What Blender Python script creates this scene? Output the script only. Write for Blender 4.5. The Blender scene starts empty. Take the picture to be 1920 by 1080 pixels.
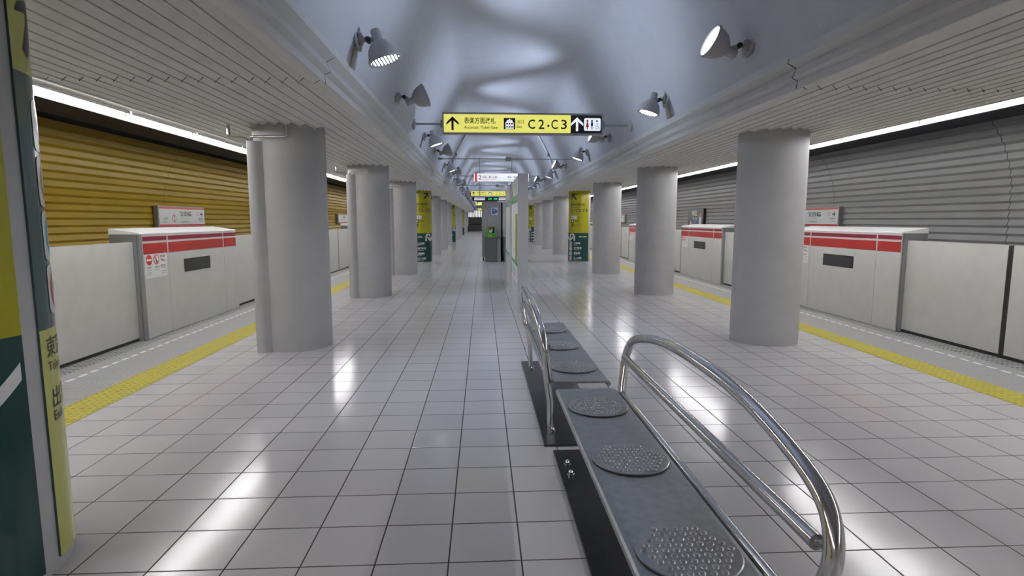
import bpy, math, random
from mathutils import Vector, Matrix
random.seed(7)
R=math.radians
scene=bpy.context.scene
COL=scene.collection
XC=0.61                      # platform centre line
Y0,Y1,YS=-7.0,76.0,72.4              # length of the hall that is built
LWALL,RWALL='ochre wall','grey wall'
ORD=['first','second','third','fourth','fifth','sixth','seventh','eighth','ninth','tenth','eleventh','twelfth','thirteenth','fourteenth','fifteenth','sixteenth','seventeenth','eighteenth','nineteenth','twentieth']
TENS={20:'twenty',30:'thirty',40:'forty',50:'fifty',60:'sixty'}
def ordw(n):
    if n<=20: return ORD[n-1]
    t=n//10*10; u=n%10
    return (TENS[t]+'-'+ORD[u-1]) if u else TENS[t][:-1]+'ieth'

# ------------------------------------------------------------ materials
def srgb(r,g,b):
    f=lambda c:(c/255/12.92) if c/255<=0.04045 else ((c/255+0.055)/1.055)**2.4
    return (f(r),f(g),f(b),1)
MATS={}
def mat(name,col,rough=.5,metal=0.,emit=None,es=0.,noise=0.,nscale=8.,bump=0.,spec=.5):
    if name in MATS: return MATS[name]
    m=bpy.data.materials.new(name); m.use_nodes=True; nt=m.node_tree; b=nt.nodes['Principled BSDF']
    b.inputs['Roughness'].default_value=rough; b.inputs['Metallic'].default_value=metal
    b.inputs['Base Color'].default_value=col; b.inputs['Specular IOR Level'].default_value=spec
    if emit is not None:
        b.inputs['Emission Color'].default_value=emit; b.inputs['Emission Strength'].default_value=es
    if noise or bump:
        g=nt.nodes.new('ShaderNodeNewGeometry'); n=nt.nodes.new('ShaderNodeTexNoise')
        n.inputs['Scale'].default_value=nscale; n.inputs['Detail'].default_value=5
        nt.links.new(g.outputs['Position'],n.inputs['Vector'])
        if noise:
            mr=nt.nodes.new('ShaderNodeMapRange'); mr.inputs['To Min'].default_value=1-noise; mr.inputs['To Max'].default_value=1+noise
            mr.inputs['From Min'].default_value=.3; mr.inputs['From Max'].default_value=.7
            nt.links.new(n.outputs['Fac'],mr.inputs['Value'])
            vm=nt.nodes.new('ShaderNodeVectorMath'); vm.operation='SCALE'; vm.inputs[0].default_value=col[:3]
            nt.links.new(mr.outputs['Result'],vm.inputs['Scale']); nt.links.new(vm.outputs['Vector'],b.inputs['Base Color'])
            mr2=nt.nodes.new('ShaderNodeMapRange'); mr2.inputs['To Min'].default_value=max(0,rough-.12*rough); mr2.inputs['To Max'].default_value=min(1,rough*1.2)
            nt.links.new(n.outputs['Fac'],mr2.inputs['Value']); nt.links.new(mr2.outputs['Result'],b.inputs['Roughness'])
        if bump:
            bp=nt.nodes.new('ShaderNodeBump'); bp.inputs['Strength'].default_value=bump; bp.inputs['Distance'].default_value=.004
            nt.links.new(n.outputs['Fac'],bp.inputs['Height']); nt.links.new(bp.outputs['Normal'],b.inputs['Normal'])
    MATS[name]=m; return m

M_col =mat('column_plaster',(.42,.42,.425,1),.62,noise=.05,nscale=5)
M_soff=mat('soffit_enamel',(.70,.685,.65,1),.5,noise=.05,nscale=3)
M_corn=mat('cornice_enamel',(.58,.57,.55,1),.42,noise=.04,nscale=3)
M_vault=mat('vault_plaster',(.50,.51,.55,1),.6,noise=.04,nscale=4)
M_dark=mat('dark_void',(.012,.012,.014,1),.8)
M_tun =mat('tunnel_concrete',(.085,.08,.09,1),.85,noise=.2,nscale=2)
M_och =mat('ochre_cladding',(.35,.228,.012,1),.45,noise=.06,nscale=1.5)
M_gry =mat('grey_cladding',(.33,.33,.325,1),.5,noise=.05,nscale=1.5)
M_psd =mat('gate_steel_light',(.50,.50,.48,1),.38,noise=.045,nscale=6)
M_psdd=mat('gate_steel_grey',(.25,.255,.265,1),.32,metal=.35)
M_white=mat('white_enamel',(.84,.84,.83,1),.4)
M_red =mat('red_band',(.31,.017,.014,1),.35)
M_pur =mat('crimson_band',(.16,.006,.024,1),.35)
M_blk =mat('black_rubber_and_gaps',(.010,.010,.011,1),.5)
M_disp=mat('dark_display',(.022,.024,.024,1),.4,noise=.3,nscale=30)
M_yel =mat('tactile_yellow',(.42,.36,.045,1),.6,noise=.1,nscale=20)
M_chr =mat('polished_steel',(.62,.62,.63,1),.13,metal=1)
M_seat=mat('bead_blasted_steel',(.34,.35,.37,1),.38,metal=.85,noise=.12,nscale=25,bump=.05)
M_pad =mat('seat_pad_steel',(.36,.365,.38,1),.30,metal=.85,noise=.10,nscale=60)
M_plate=mat('base_plate_steel',(.085,.088,.092,1),.30,metal=.8,noise=.1,nscale=14)
M_lamp=mat('lamp_enamel',(.38,.37,.38,1),.42,noise=.05)
M_chan=mat('channel_beige',(.42,.41,.36,1),.55)
M_frame=mat('sign_frame_grey',(.30,.30,.31,1),.4,metal=.4)
M_rod =mat('painted_rod',(.26,.27,.30,1),.4)
M_lens=mat('lamp_lens',(.9,.9,.9,1),.3,emit=(.93,.96,1,1),es=7)
M_tube=mat('fluorescent_tube',(1,1,1,1),.4,emit=(1,.99,.995,1),es=50.0)
M_yemit=mat('backlit_yellow',srgb(238,232,110),.35,emit=srgb(245,240,120),es=.42)
M_wemit=mat('backlit_white',(.8,.8,.8,1),.35,emit=(.95,.96,1,1),es=.42)
M_remit=mat('backlit_red',srgb(205,40,35),.35,emit=srgb(205,40,35),es=.5)
M_ink =mat('black_ink',(.012,.012,.012,1),.4)
M_inkg=mat('grey_ink',(.16,.16,.15,1),.4)
M_inko=mat('olive_ink',(.17,.15,.03,1),.4)
M_pyel=mat('sheet_yellow',(.345,.330,.002,1),.30)
M_pgrn=mat('sheet_green',(.005,.047,.040,1),.24)
M_pale=mat('sheet_pale_yellow',(.46,.47,.12,1),.22)
M_pgr2=mat('sheet_slate_green',(.045,.085,.085,1),.22)
M_wht =mat('print_white',(.68,.69,.69,1),.35)
M_blu =mat('print_blue',(.03,.09,.42,1),.35)
M_gold=mat('print_gold',(.55,.30,.03,1),.35)
M_cyan=mat('print_cyan',(.03,.42,.60,1),.35)
M_prd =mat('print_red',(.52,.03,.03,1),.35)
M_bgrn=mat('board_green',(.01,.33,.08,1),.35)
M_board=mat('board_grey',(.56,.56,.57,1),.5,noise=.03)
M_map =mat('board_paper',(.78,.78,.76,1),.35)
M_kio =mat('booth_grey',(.34,.34,.345,1),.4,noise=.05)
M_desk=mat('desk_laminate',(.12,.135,.125,1),.4,noise=.12,nscale=12)
M_phone=mat('phone_green',(.12,.50,.05,1),.35)
M_lgrn=mat('led_green',(.02,.3,.05,1),.4,emit=(.05,.9,.2,1),es=.8)
M_slat=mat('lit_slat',(.8,.8,.8,1),.5,emit=(1,1,1,1),es=.6)
M_far =mat('far_panel_grey',(.13,.13,.12,1),.45)

def N(nt,t,**k):
    n=nt.nodes.new(t)
    for a,b in k.items(): setattr(n,a,b)
    return n
def math_(nt,op,a,b=None,c=None):
    n=N(nt,'ShaderNodeMath',operation=op)
    for i,v in enumerate((a,b,c)):
        if v is None: continue
        if isinstance(v,(int,float)): n.inputs[i].default_value=v
        else: nt.links.new(v,n.inputs[i])
    return n.outputs[0]
def mix_(nt,f,a,b):
    n=N(nt,'ShaderNodeMix',data_type='RGBA')
    if isinstance(f,(int,float)): n.inputs[0].default_value=f
    else: nt.links.new(f,n.inputs[0])
    for i,v in ((6,a),(7,b)):
        if isinstance(v,tuple): n.inputs[i].default_value=v
        else: nt.links.new(v,n.inputs[i])
    return n.outputs[2]

def floor_material():
    m=bpy.data.materials.new('glossy_white_floor_tile'); m.use_nodes=True; nt=m.node_tree; L=nt.links; b=nt.nodes['Principled BSDF']
    g=N(nt,'ShaderNodeNewGeometry'); s=N(nt,'ShaderNodeSeparateXYZ'); L.new(g.outputs['Position'],s.inputs[0])
    ux=math_(nt,'DIVIDE',math_(nt,'ADD',s.outputs[0],.147+30),.3); uy=math_(nt,'DIVIDE',math_(nt,'ADD',s.outputs[1],-2.195+30),.3)
    fx=math_(nt,'FRACT',ux); fy=math_(nt,'FRACT',uy)
    ex=math_(nt,'MINIMUM',fx,math_(nt,'SUBTRACT',1,fx)); ey=math_(nt,'MINIMUM',fy,math_(nt,'SUBTRACT',1,fy))
    e=math_(nt,'MINIMUM',ex,ey)
    gr=math_(nt,'LESS_THAN',e,.0105)
    cv=N(nt,'ShaderNodeCombineXYZ'); L.new(math_(nt,'FLOOR',ux),cv.inputs[0]); L.new(math_(nt,'FLOOR',uy),cv.inputs[1])
    wn=N(nt,'ShaderNodeTexWhiteNoise',noise_dimensions='2D'); L.new(cv.outputs[0],wn.inputs['Vector'])
    nz=N(nt,'ShaderNodeTexNoise'); nz.inputs['Scale'].default_value=2.3; nz.inputs['Detail'].default_value=6; L.new(g.outputs['Position'],nz.inputs['Vector'])
    nf=N(nt,'ShaderNodeTexNoise'); nf.inputs['Scale'].default_value=28; nf.inputs['Detail'].default_value=4; L.new(g.outputs['Position'],nf.inputs['Vector'])
    c1=mix_(nt,wn.outputs['Value'],(.55,.54,.55,1),(.60,.59,.60,1))
    c2=mix_(nt,math_(nt,'MULTIPLY',nz.outputs['Fac'],.6),c1,(.60,.57,.58,1))
    c2=mix_(nt,math_(nt,'MULTIPLY',nf.outputs['Fac'],.16),c2,(.42,.42,.43,1))
    L.new(mix_(nt,gr,c2,(.040,.026,.022,1)),b.inputs['Base Color'])
    ro=math_(nt,'ADD',math_(nt,'MULTIPLY',nf.outputs['Fac'],.13),.10)
    L.new(math_(nt,'ADD',ro,math_(nt,'MULTIPLY',gr,.6)),b.inputs['Roughness'])
    # every tile lies a touch out of level
    v=N(nt,'ShaderNodeVectorMath',operation='SUBTRACT'); L.new(wn.outputs['Color'],v.inputs[0]); v.inputs[1].default_value=(.5,.5,.5)
    v2=N(nt,'ShaderNodeVectorMath',operation='MULTIPLY'); L.new(v.outputs[0],v2.inputs[0]); v2.inputs[1].default_value=(.012,.012,0)
    vn=N(nt,'ShaderNodeVectorMath',operation='SUBTRACT'); L.new(nz.outputs['Color'],vn.inputs[0]); vn.inputs[1].default_value=(.5,.5,.5)
    v3=N(nt,'ShaderNodeVectorMath',operation='MULTIPLY'); L.new(vn.outputs[0],v3.inputs[0]); v3.inputs[1].default_value=(.022,.022,0)
    h=math_(nt,'MINIMUM',math_(nt,'DIVIDE',e,.016),1)
    bp=N(nt,'ShaderNodeBump'); bp.inputs['Strength'].default_value=.6; bp.inputs['Distance'].default_value=.003; L.new(h,bp.inputs['Height'])
    a=N(nt,'ShaderNodeVectorMath',operation='ADD'); L.new(bp.outputs[0],a.inputs[0]); L.new(v2.outputs[0],a.inputs[1])
    a2=N(nt,'ShaderNodeVectorMath',operation='ADD'); L.new(a.outputs[0],a2.inputs[0]); L.new(v3.outputs[0],a2.inputs[1])
    nn=N(nt,'ShaderNodeVectorMath',operation='NORMALIZE'); L.new(a2.outputs[0],nn.inputs[0]); L.new(nn.outputs[0],b.inputs['Normal'])
    b.inputs['Specular IOR Level'].default_value=.6
    return m
def edge_material(xd,name):
    m=bpy.data.materials.new(name); m.use_nodes=True; nt=m.node_tree; L=nt.links; b=nt.nodes['Principled BSDF']
    g=N(nt,'ShaderNodeNewGeometry'); s=N(nt,'ShaderNodeSeparateXYZ'); L.new(g.outputs['Position'],s.inputs[0])
    n1=N(nt,'ShaderNodeTexNoise'); n1.inputs['Scale'].default_value=140; n1.inputs['Detail'].default_value=2; L.new(g.outputs['Position'],n1.inputs['Vector'])
    rp=N(nt,'ShaderNodeMapRange'); rp.inputs['From Min'].default_value=.38; rp.inputs['From Max'].default_value=.62; L.new(n1.outputs['Fac'],rp.inputs['Value'])
    c=mix_(nt,rp.outputs[0],(.17,.17,.175,1),(.45,.45,.45,1))
    fy=math_(nt,'FRACT',math_(nt,'DIVIDE',math_(nt,'ADD',s.outputs[1],30.0),.3)); j=math_(nt,'LESS_THAN',fy,.012)
    c=mix_(nt,j,c,(.12,.12,.12,1))
    fd=math_(nt,'FRACT',math_(nt,'DIVIDE',math_(nt,'ADD',s.outputs[1],30.02),.155))
    d=math_(nt,'MULTIPLY',math_(nt,'LESS_THAN',fd,.66),math_(nt,'LESS_THAN',math_(nt,'ABSOLUTE',math_(nt,'SUBTRACT',s.outputs[0],xd)),.019))
    c=mix_(nt,d,c,(.72,.72,.72,1))
    L.new(c,b.inputs['Base Color']); b.inputs['Roughness'].default_value=.5
    return m
def grate_material():
    m=bpy.data.materials.new('slotted_grating'); m.use_nodes=True; nt=m.node_tree; L=nt.links; b=nt.nodes['Principled BSDF']
    g=N(nt,'ShaderNodeNewGeometry'); s=N(nt,'ShaderNodeSeparateXYZ'); L.new(g.outputs['Position'],s.inputs[0])
    fy=math_(nt,'FRACT',math_(nt,'DIVIDE',math_(nt,'ADD',s.outputs[1],30),.055))
    fx=math_(nt,'FRACT',math_(nt,'DIVIDE',math_(nt,'ADD',s.outputs[0],30.01),.055))
    h=math_(nt,'MULTIPLY',math_(nt,'LESS_THAN',fy,.55),math_(nt,'LESS_THAN',fx,.78))
    L.new(mix_(nt,h,(.36,.36,.36,1),(.012,.012,.012,1)),b.inputs['Base Color']); b.inputs['Roughness'].default_value=.5
    return m

# ------------------------------------------------------------ mesh builder
class MB:
    def __init__(s): s.v=[];s.f=[];s.m=[];s.mats=[];s.sm=[]
    def mi(s,m):
        if m not in s.mats: s.mats.append(m)
        return s.mats.index(m)
    def add(s,vs,fs,m,smooth=False):
        o=len(s.v); s.v+= [tuple(p) for p in vs]; k=s.mi(m)
        for f in fs: s.f.append(tuple(i+o for i in f)); s.m.append(k); s.sm.append(smooth)
    def box(s,x0,x1,y0,y1,z0,z1,m,bev=0.):
        if bev<=0:
            vs=[(x,y,z) for z in (z0,z1) for y in (y0,y1) for x in (x0,x1)]
            s.add(vs,[(0,2,3,1),(4,5,7,6),(0,1,5,4),(2,6,7,3),(0,4,6,2),(1,3,7,5)],m); return
        b=bev; vs=[];ids={}
        X=(x0,x1);Y=(y0,y1);Z=(z0,z1)
        for i in (0,1):
            for j in (0,1):
                for k in (0,1):
                    sx,sy,sz=(1 if i==0 else -1),(1 if j==0 else -1),(1 if k==0 else -1)
                    for a in range(3):
                        p=[X[i]+sx*b,Y[j]+sy*b,Z[k]+sz*b]; p[a]=(X[i],Y[j],Z[k])[a]
                        ids[(i,j,k,a)]=len(vs); vs.append(tuple(p))
        F=[]
        for a in range(3):
            o=[q for q in range(3) if q!=a]
            for e in (0,1):
                c=[]
                for (p,q) in ((0,0),(1,0),(1,1),(0,1)):
                    t=[0,0,0]; t[a]=e; t[o[0]]=p; t[o[1]]=q; c.append(ids[(t[0],t[1],t[2],a)])
                F.append(tuple(c))
        for a in range(3):       # edges running along axis a
            o=[q for q in range(3) if q!=a]
            for p in (0,1):
                for q in (0,1):
                    c=[]
                    for e,w in ((0,o[0]),(1,o[0]),(1,o[1]),(0,o[1])):
                        t=[0,0,0]; t[a]=e; t[o[0]]=p; t[o[1]]=q; c.append(ids[(t[0],t[1],t[2],w)])
                    F.append(tuple(c))
        for i in (0,1):
            for j in (0,1):
                for k in (0,1): F.append((ids[(i,j,k,0)],ids[(i,j,k,1)],ids[(i,j,k,2)]))
        s.add(vs,F,m)
    def ring_sweep(s,pts,r,m,n=12,caps=True,smooth=True,closed=False):
        pts=[Vector(p) for p in pts]; rs=r if isinstance(r,(list,tuple)) else [r]*len(pts)
        K=len(pts); up=None; vs=[];fs=[]
        for i,p in enumerate(pts):
            if closed: t=(pts[(i+1)%K]-pts[(i-1)%K]).normalized()
            else: t=((pts[min(i+1,K-1)]-p).normalized()+(p-pts[max(i-1,0)]).normalized())
            if t.length<1e-6: t=Vector((0,0,1))
            t.normalize()
            if up is None:
                up=Vector((0,0,1)) if abs(t.z)<.9 else Vector((1,0,0))
            a=(up-t*up.dot(t)).normalized(); up=a; b=t.cross(a)
            for k in range(n):
                q=2*math.pi*k/n; vs.append(p+(a*math.cos(q)+b*math.sin(q))*rs[i])
        for i in range(K if closed else K-1):
            for k in range(n):
                j=(i+1)%K
                fs.append((i*n+k,i*n+(k+1)%n,j*n+(k+1)%n,j*n+k))
        s.add(vs,fs,m,smooth)
        if caps and not closed:
            s.add(vs[:n],[tuple(range(n-1,-1,-1))],m); s.add(vs[-n:],[tuple(range(n))],m)
    def lathe(s,prof,m,org=(0,0,0),axis=(0,0,1),n=20,smooth=True):
        """prof: (t along axis, radius)"""
        ax=Vector(axis).normalized(); o=Vector(org); up=Vector((0,0,1)) if abs(ax.z)<.9 else Vector((1,0,0))
        a=(up-ax*up.dot(ax)).normalized(); b=ax.cross(a); vs=[];fs=[]
        for t,r in prof:
            for k in range(n):
                q=2*math.pi*k/n; vs.append(o+ax*t+(a*math.cos(q)+b*math.sin(q))*r)
        for i in range(len(prof)-1):
            for k in range(n): fs.append((i*n+k,i*n+(k+1)%n,(i+1)*n+(k+1)%n,(i+1)*n+k))
        s.add(vs,fs,m,smooth)
    def disc(s,org,axis,r,m,n=20,t=0.):
        ax=Vector(axis).normalized(); o=Vector(org)+ax*t; up=Vector((0,0,1)) if abs(ax.z)<.9 else Vector((1,0,0))
        a=(up-ax*up.dot(ax)).normalized(); b=ax.cross(a)
        s.add([o+(a*math.cos(2*math.pi*k/n)+b*math.sin(2*math.pi*k/n))*r for k in range(n)],[tuple(range(n))],m)
    def profile_y(s,prof,y0,y1,m,smooth=False,closed=False):
        n=len(prof); vs=[(x,y0,z) for x,z in prof]+[(x,y1,z) for x,z in prof]
        fs=[(i,i+1,n+i+1,n+i) for i in range(n-1)]
        if closed: fs+=[(n-1,0,n,2*n-1),tuple(range(n-1,-1,-1)),tuple(range(n,2*n))]
        s.add(vs,fs,m,smooth)
    def build(s,name,parent=None,loc=None):
        me=bpy.data.meshes.new(name); me.from_pydata(s.v,[],s.f)
        for m in s.mats: me.materials.append(m)
        me.polygons.foreach_set('material_index',s.m); me.polygons.foreach_set('use_smooth',s.sm)
        me.update()
        o=bpy.data.objects.new(name,me); COL.objects.link(o)
        if parent is not None: o.parent=parent
        if loc is not None: o.location=loc
        return o

def fixn(o):
    import bmesh
    bm=bmesh.new(); bm.from_mesh(o.data); bmesh.ops.recalc_face_normals(bm,faces=bm.faces); bm.to_mesh(o.data); bm.free(); return o
def tag(o,label=None,cat=None,group=None,kind=None):
    if label: o['label']=label
    if cat: o['category']=cat
    if group: o['group']=group
    if kind: o['kind']=kind
    return o
def empty(name,loc=(0,0,0),rz=0.):
    o=bpy.data.objects.new(name,None); COL.objects.link(o); o.location=loc; o.rotation_euler=(0,0,rz); o.empty_display_size=.1; return o
def copy_tree(o,parent=None):
    c=o.copy(); COL.objects.link(c)
    if parent is not None: c.parent=parent
    for ch in list(o.children): copy_tree(ch,c)
    return c
def stem_(o): return o.name.split('.')[0]
def nest(t,*pairs):
    """hang a part under the part it belongs to (all parts share the thing's own frame)"""
    for child,par in pairs:
        P=[c for c in t.children if stem_(c)==par]
        for c in list(t.children):
            if stem_(c)==child and P: c.parent=P[0]
def struct(name,mb,parent=None):
    o=mb.build(name,parent); fixn(o)
    if parent is None: o['kind']='structure'
    return o

# ------------------------------------------------------------ lettering and flat graphics
_T={}
def text_mesh(body,bold=0.):
    key=(body,bold)
    if key in _T: return _T[key]
    c=bpy.data.curves.new('lettering','FONT'); c.body=body; c.size=1; c.resolution_u=3; c.offset=bold
    o=bpy.data.objects.new('lettering',c); COL.objects.link(o)
    dg=bpy.context.evaluated_depsgraph_get(); me=bpy.data.meshes.new_from_object(o.evaluated_get(dg))
    vs=[(v.co.x,v.co.y) for v in me.vertices]; fs=[tuple(p.vertices) for p in me.polygons]
    bpy.data.objects.remove(o); bpy.data.curves.remove(c); bpy.data.meshes.remove(me)
    if vs:
        x0=min(p[0] for p in vs);x1=max(p[0] for p in vs);y0=min(p[1] for p in vs);y1=max(p[1] for p in vs)
    else: x0=x1=y0=y1=0
    _T[key]=(vs,fs,(x0,x1,y0,y1)); return _T[key]
class G:
    """flat printing on a face: (u,v) metres from the face's lower corner; put(u,v,n) gives the place in space"""
    def __init__(s,mb,put): s.mb=mb; s.put=put; s.k=0
    def n(s,l): return .0009*l
    def rect(s,u0,v0,u1,v1,m,l=1,seg=1):
        vs=[];fs=[]
        for i in range(seg+1):
            u=u0+(u1-u0)*i/seg; vs+= [s.put(u,v0,s.n(l)),s.put(u,v1,s.n(l))]
        for i in range(seg): fs.append((2*i,2*i+2,2*i+3,2*i+1))
        s.mb.add(vs,fs,m)
    def poly(s,pts,m,l=1): s.mb.add([s.put(u,v,s.n(l)) for u,v in pts],[tuple(range(len(pts)))],m)
    def disc(s,u,v,r,m,l=1,n=20,ry=None):
        ry=ry or r; s.poly([(u+r*math.cos(2*math.pi*k/n),v+ry*math.sin(2*math.pi*k/n)) for k in range(n)],m,l)
    def rrect(s,u0,v0,u1,v1,r,m,l=1):
        p=[]
        for cx,cy,a in ((u1-r,v1-r,0),(u0+r,v1-r,90),(u0+r,v0+r,180),(u1-r,v0+r,270)):
            for k in range(5): t=R(a+22.5*k); p.append((cx+r*math.cos(t),cy+r*math.sin(t)))
        s.poly(p,m,l)
    def line(s,pts,w,m,l=1):
        for (a,b) in zip(pts,pts[1:]):
            d=Vector((b[0]-a[0],b[1]-a[1])); L=d.length
            if L<1e-6: continue
            d/=L; q=Vector((-d.y,d.x))*w/2
            s.poly([(a[0]-q.x,a[1]-q.y),(b[0]-q.x,b[1]-q.y),(b[0]+q.x,b[1]+q.y),(a[0]+q.x,a[1]+q.y)],m,l)
    def text(s,body,u0,v0,h=None,w=None,m=None,l=2,bold=.012):
        vs,fs,(x0,x1,y0,y1)=text_mesh(body,bold)
        if not vs: return
        sy=h/(y1-y0); sx=(w/(x1-x0)) if w else sy
        s.mb.add([s.put(u0+(x-x0)*sx,v0+(y-y0)*sy,s.n(l)) for x,y in vs],fs,m or M_ink)
    def arrow(s,u,v,size,ang,m,l=2,th=.16):
        """arrow pointing at angle ang (90 = up), size = full length"""
        c,q=math.cos(R(ang-90)),math.sin(R(ang-90)); t=th*size
        def P(x,y): return (u+(x*c-y*q)*size,v+(x*q+y*c)*size)
        a=th/2
        s.poly([P(-a,-.5),P(a,-.5),P(a,.36),P(-a,.36)],m,l)
        for g in (-1,1):
            pts=[P(0,.5),P(g*.46,.06),P(g*.46,-.13),P(0,.5-.24)]
            s.poly(pts if g<0 else pts[::-1],m,l+.3*(g>0))

# ------------------------------------------------------------ the setting
FX0,FX1=-2.847,4.053
mb=MB(); mb.box(FX0,FX1,Y0,Y1,-.12,0,floor_material()); struct('floor',mb)
ge=grate_material()
for nm,xa,xb,xd,me_ in (('trim_1',-3.80,-3.147,-3.625,'terrazzo_edge_a'),('trim_2',4.353,5.03,4.85,'terrazzo_edge_b')):
    mb=MB(); mb.box(xa,xb,Y0,Y1,-.12,0,edge_material(xd,me_)); struct(nm,mb)
for nm,xa,xb in (('trim_3',-4.30,-3.80),('trim_4',5.03,5.58)):
    mb=MB(); mb.box(xa,xb,Y0,Y1,-.12,-.001,ge); struct(nm,mb)
for nm,xa,xb,sd in (('a',-3.147,-2.847,LWALL),('b',4.053,4.353,RWALL)):
    r=empty('tactile_paving',(xa,0,0)); tag(r,'yellow dotted tactile paving strip on the platform facing the '+sd,'tactile paving','tactile paving strips')
    mb=MB(); mb.box(0,.3,Y0,Y1,-.12,.001,M_yel); mb.build('base',r)
    mb=MB(); yy=2.5
    while yy<24:
        for i in range(5):
            for j in range(5):
                cx,cy=.03+.06*i,yy+.03+.06*j; vs=[];n=6
                for rr,z in ((.0165,.001),(.010,.0055)):
                    for k in range(n): vs.append((cx+rr*math.cos(k*math.pi/3),cy+rr*math.sin(k*math.pi/3),z))
                mb.add(vs,[(k,(k+1)%n,n+(k+1)%n,n+k) for k in range(n)]+[tuple(range(n,2*n))],M_yel)
        yy+=.3
    tag(mb.build('dots',r),kind='stuff')

# sawtooth soffit + stepped cornice, in sections with a dark open joint between them
PER=.1145
def soffit_profile(last):
    p=[(-1.05,2.625),(-1.042,2.600),(-1.026,2.540),(-1.092,2.503),(-1.065,2.436),(-1.107,2.416),(-1.100,2.359),(-1.112,2.356),(-1.140,2.381)]
    x=-1.183
    while x>-3.0:
        p.append((x,2.354)); xp,xv=x-.068,x-PER; Lr=lambda t:(xp+(xv-xp)*t,2.396-.042*t)
        a,b=Lr(.74),Lr(.86); p+=[(xp,2.396),a,(a[0]-.004,a[1]+.022),(b[0]-.004,b[1]+.022),b]; x-=PER
    p.append((x,2.354)); p.append((x-.01,2.40)); p.append((-last,2.408)); return p
JOINTS=[4.23+4.3*k for k in range(-3,18)]
def sections(a,b,gap,joints):
    e=[a]+[j for j in joints if a<j<b]+[b]
    return [(p+(gap/2 if i else 0),q-(gap/2 if i<len(e)-2 else 0)) for i,(p,q) in enumerate(zip(e,e[1:]))]
for side,nm in ((0,'ceiling_left'),(1,'ceiling_right')):
    mb=MB(); SP=soffit_profile(3.295 if side==0 else 3.155)
    f=(lambda x:x) if side==0 else (lambda x:2*XC-x)
    for a,b in sections(Y0,YS,.011,JOINTS):
        nC=8
        mb.profile_y([(f(x),z) for x,z in SP[:nC]],a,b,M_corn)
        mb.profile_y([(f(x),z) for x,z in SP[nC-1:]],a,b,M_soff)
    mb.profile_y([(f(-1.13),2.60),(f(-1.13),2.47),(f(-3.14),2.47)],Y0,YS,M_dark)
    mb.profile_y([(f(-1.05),2.625),(f(-1.13),2.63)],Y0,YS,M_corn)
    o=mb.build(nm); o['kind']='structure'
# vault
vp=[(-1.665,2.58),(-1.645,2.68),(-1.61,2.81),(-1.565,2.97),(-1.50,3.16),(-1.42,3.36),(-1.32,3.57),(-1.21,3.77),(-1.135,3.90),(-1.07,3.985),(-.98,4.045),(-.85,4.075),(-.6,4.09),(0,4.095)]
vp=vp+[(-x,z) for x,z in vp[-2::-1]]
mb=MB(); mb.profile_y([(XC+x,z) for x,z in vp],Y0,YS,M_vault,smooth=True); o=mb.build('ceiling'); o['kind']='structure'
mb=MB(); mb.box(-3.3,4.45,YS+.01,Y1-.01,2.76,2.86,M_vault); mb.box(-1.3,2.5,YS+.01,YS+.1,2.86,4.2,M_vault); o=struct('ceiling_far',mb)
# fascia above the luminaires, tunnel ceilings
for sgn,xf,xw,zw,nm in ((-1,-3.66,-6.262,2.93,'ceiling_track_left'),(1,4.80,7.48,2.845,'ceiling_track_right')):
    mb=MB(); xi=xf-sgn*.32
    mb.profile_y([(xi,2.47),(xf,2.47),(xf,3.10),(xw,zw)],Y0,Y1,M_tun)
    o=mb.build(nm); o['kind']='structure'
# tunnel walls: horizontal lapped slats on a curved line
def wall_curve(sgn,x,zt):
    # (offset inward, z) from bottom to top
    zs=[-1.1,0.6,1.9,2.2,2.5,2.75,zt+.06]; off=[0,0,.0,.06,.18,.34,.44]
    return [(x-sgn*o,z) for o,z in zip(off,zs)]
def samp(c,z):
    for (xa,za),(xb,zb) in zip(c,c[1:]):
        if za<=z<=zb: return xa+(xb-xa)*(z-za)/(zb-za)
    return c[-1][0]
for sgn,x,zt,mm,nm in ((-1,-6.72,2.90,M_och,'wall_left'),(1,7.90,2.82,M_gry,'wall_right')):
    c=wall_curve(sgn,x,zt); prof=[(x,-1.1),(x,.55)]; z=.55; P=.122
    while z<zt-.06:
        prof.append((samp(c,z)+sgn*.006,z+.001)); prof.append((samp(c,z+.034)-sgn*.034,z+.038)); prof.append((samp(c,z+P)-sgn*.002,z+P)); z+=P
    mb=MB()
    for a,b in sections(Y0,Y1,.009,[8.2+4.3*k for k in range(-3,17)]): mb.profile_y(prof,a,b,mm)
    mb.profile_y([(xx+sgn*.05,zz) for xx,zz in c],Y0,Y1,M_dark)
    o=mb.build(nm); o['kind']='structure'
for xa,xb,nm in ((-6.95,-4.30,'trim_5'),(5.58,8.15,'trim_6')):
    mb=MB(); mb.box(xa,xb,Y0,Y1,-1.2,-1.1,M_tun)
    xe=xb-.03 if xa<0 else xa+.03
    mb.box(min(xe,xb if xa<0 else xa),max(xe,xb if xa<0 else xa),Y0,Y1,-1.1,-.12,M_tun)
    struct(nm,mb)
mb=MB(); mb.box(-7.4,8.6,Y1,Y1+.1,-1.2,4.4,M_tun); struct('wall_far',mb)
mb=MB(); mb.box(-7.4,8.6,Y0-.1,Y0,-1.2,4.4,M_col); struct('wall_near',mb)

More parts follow.
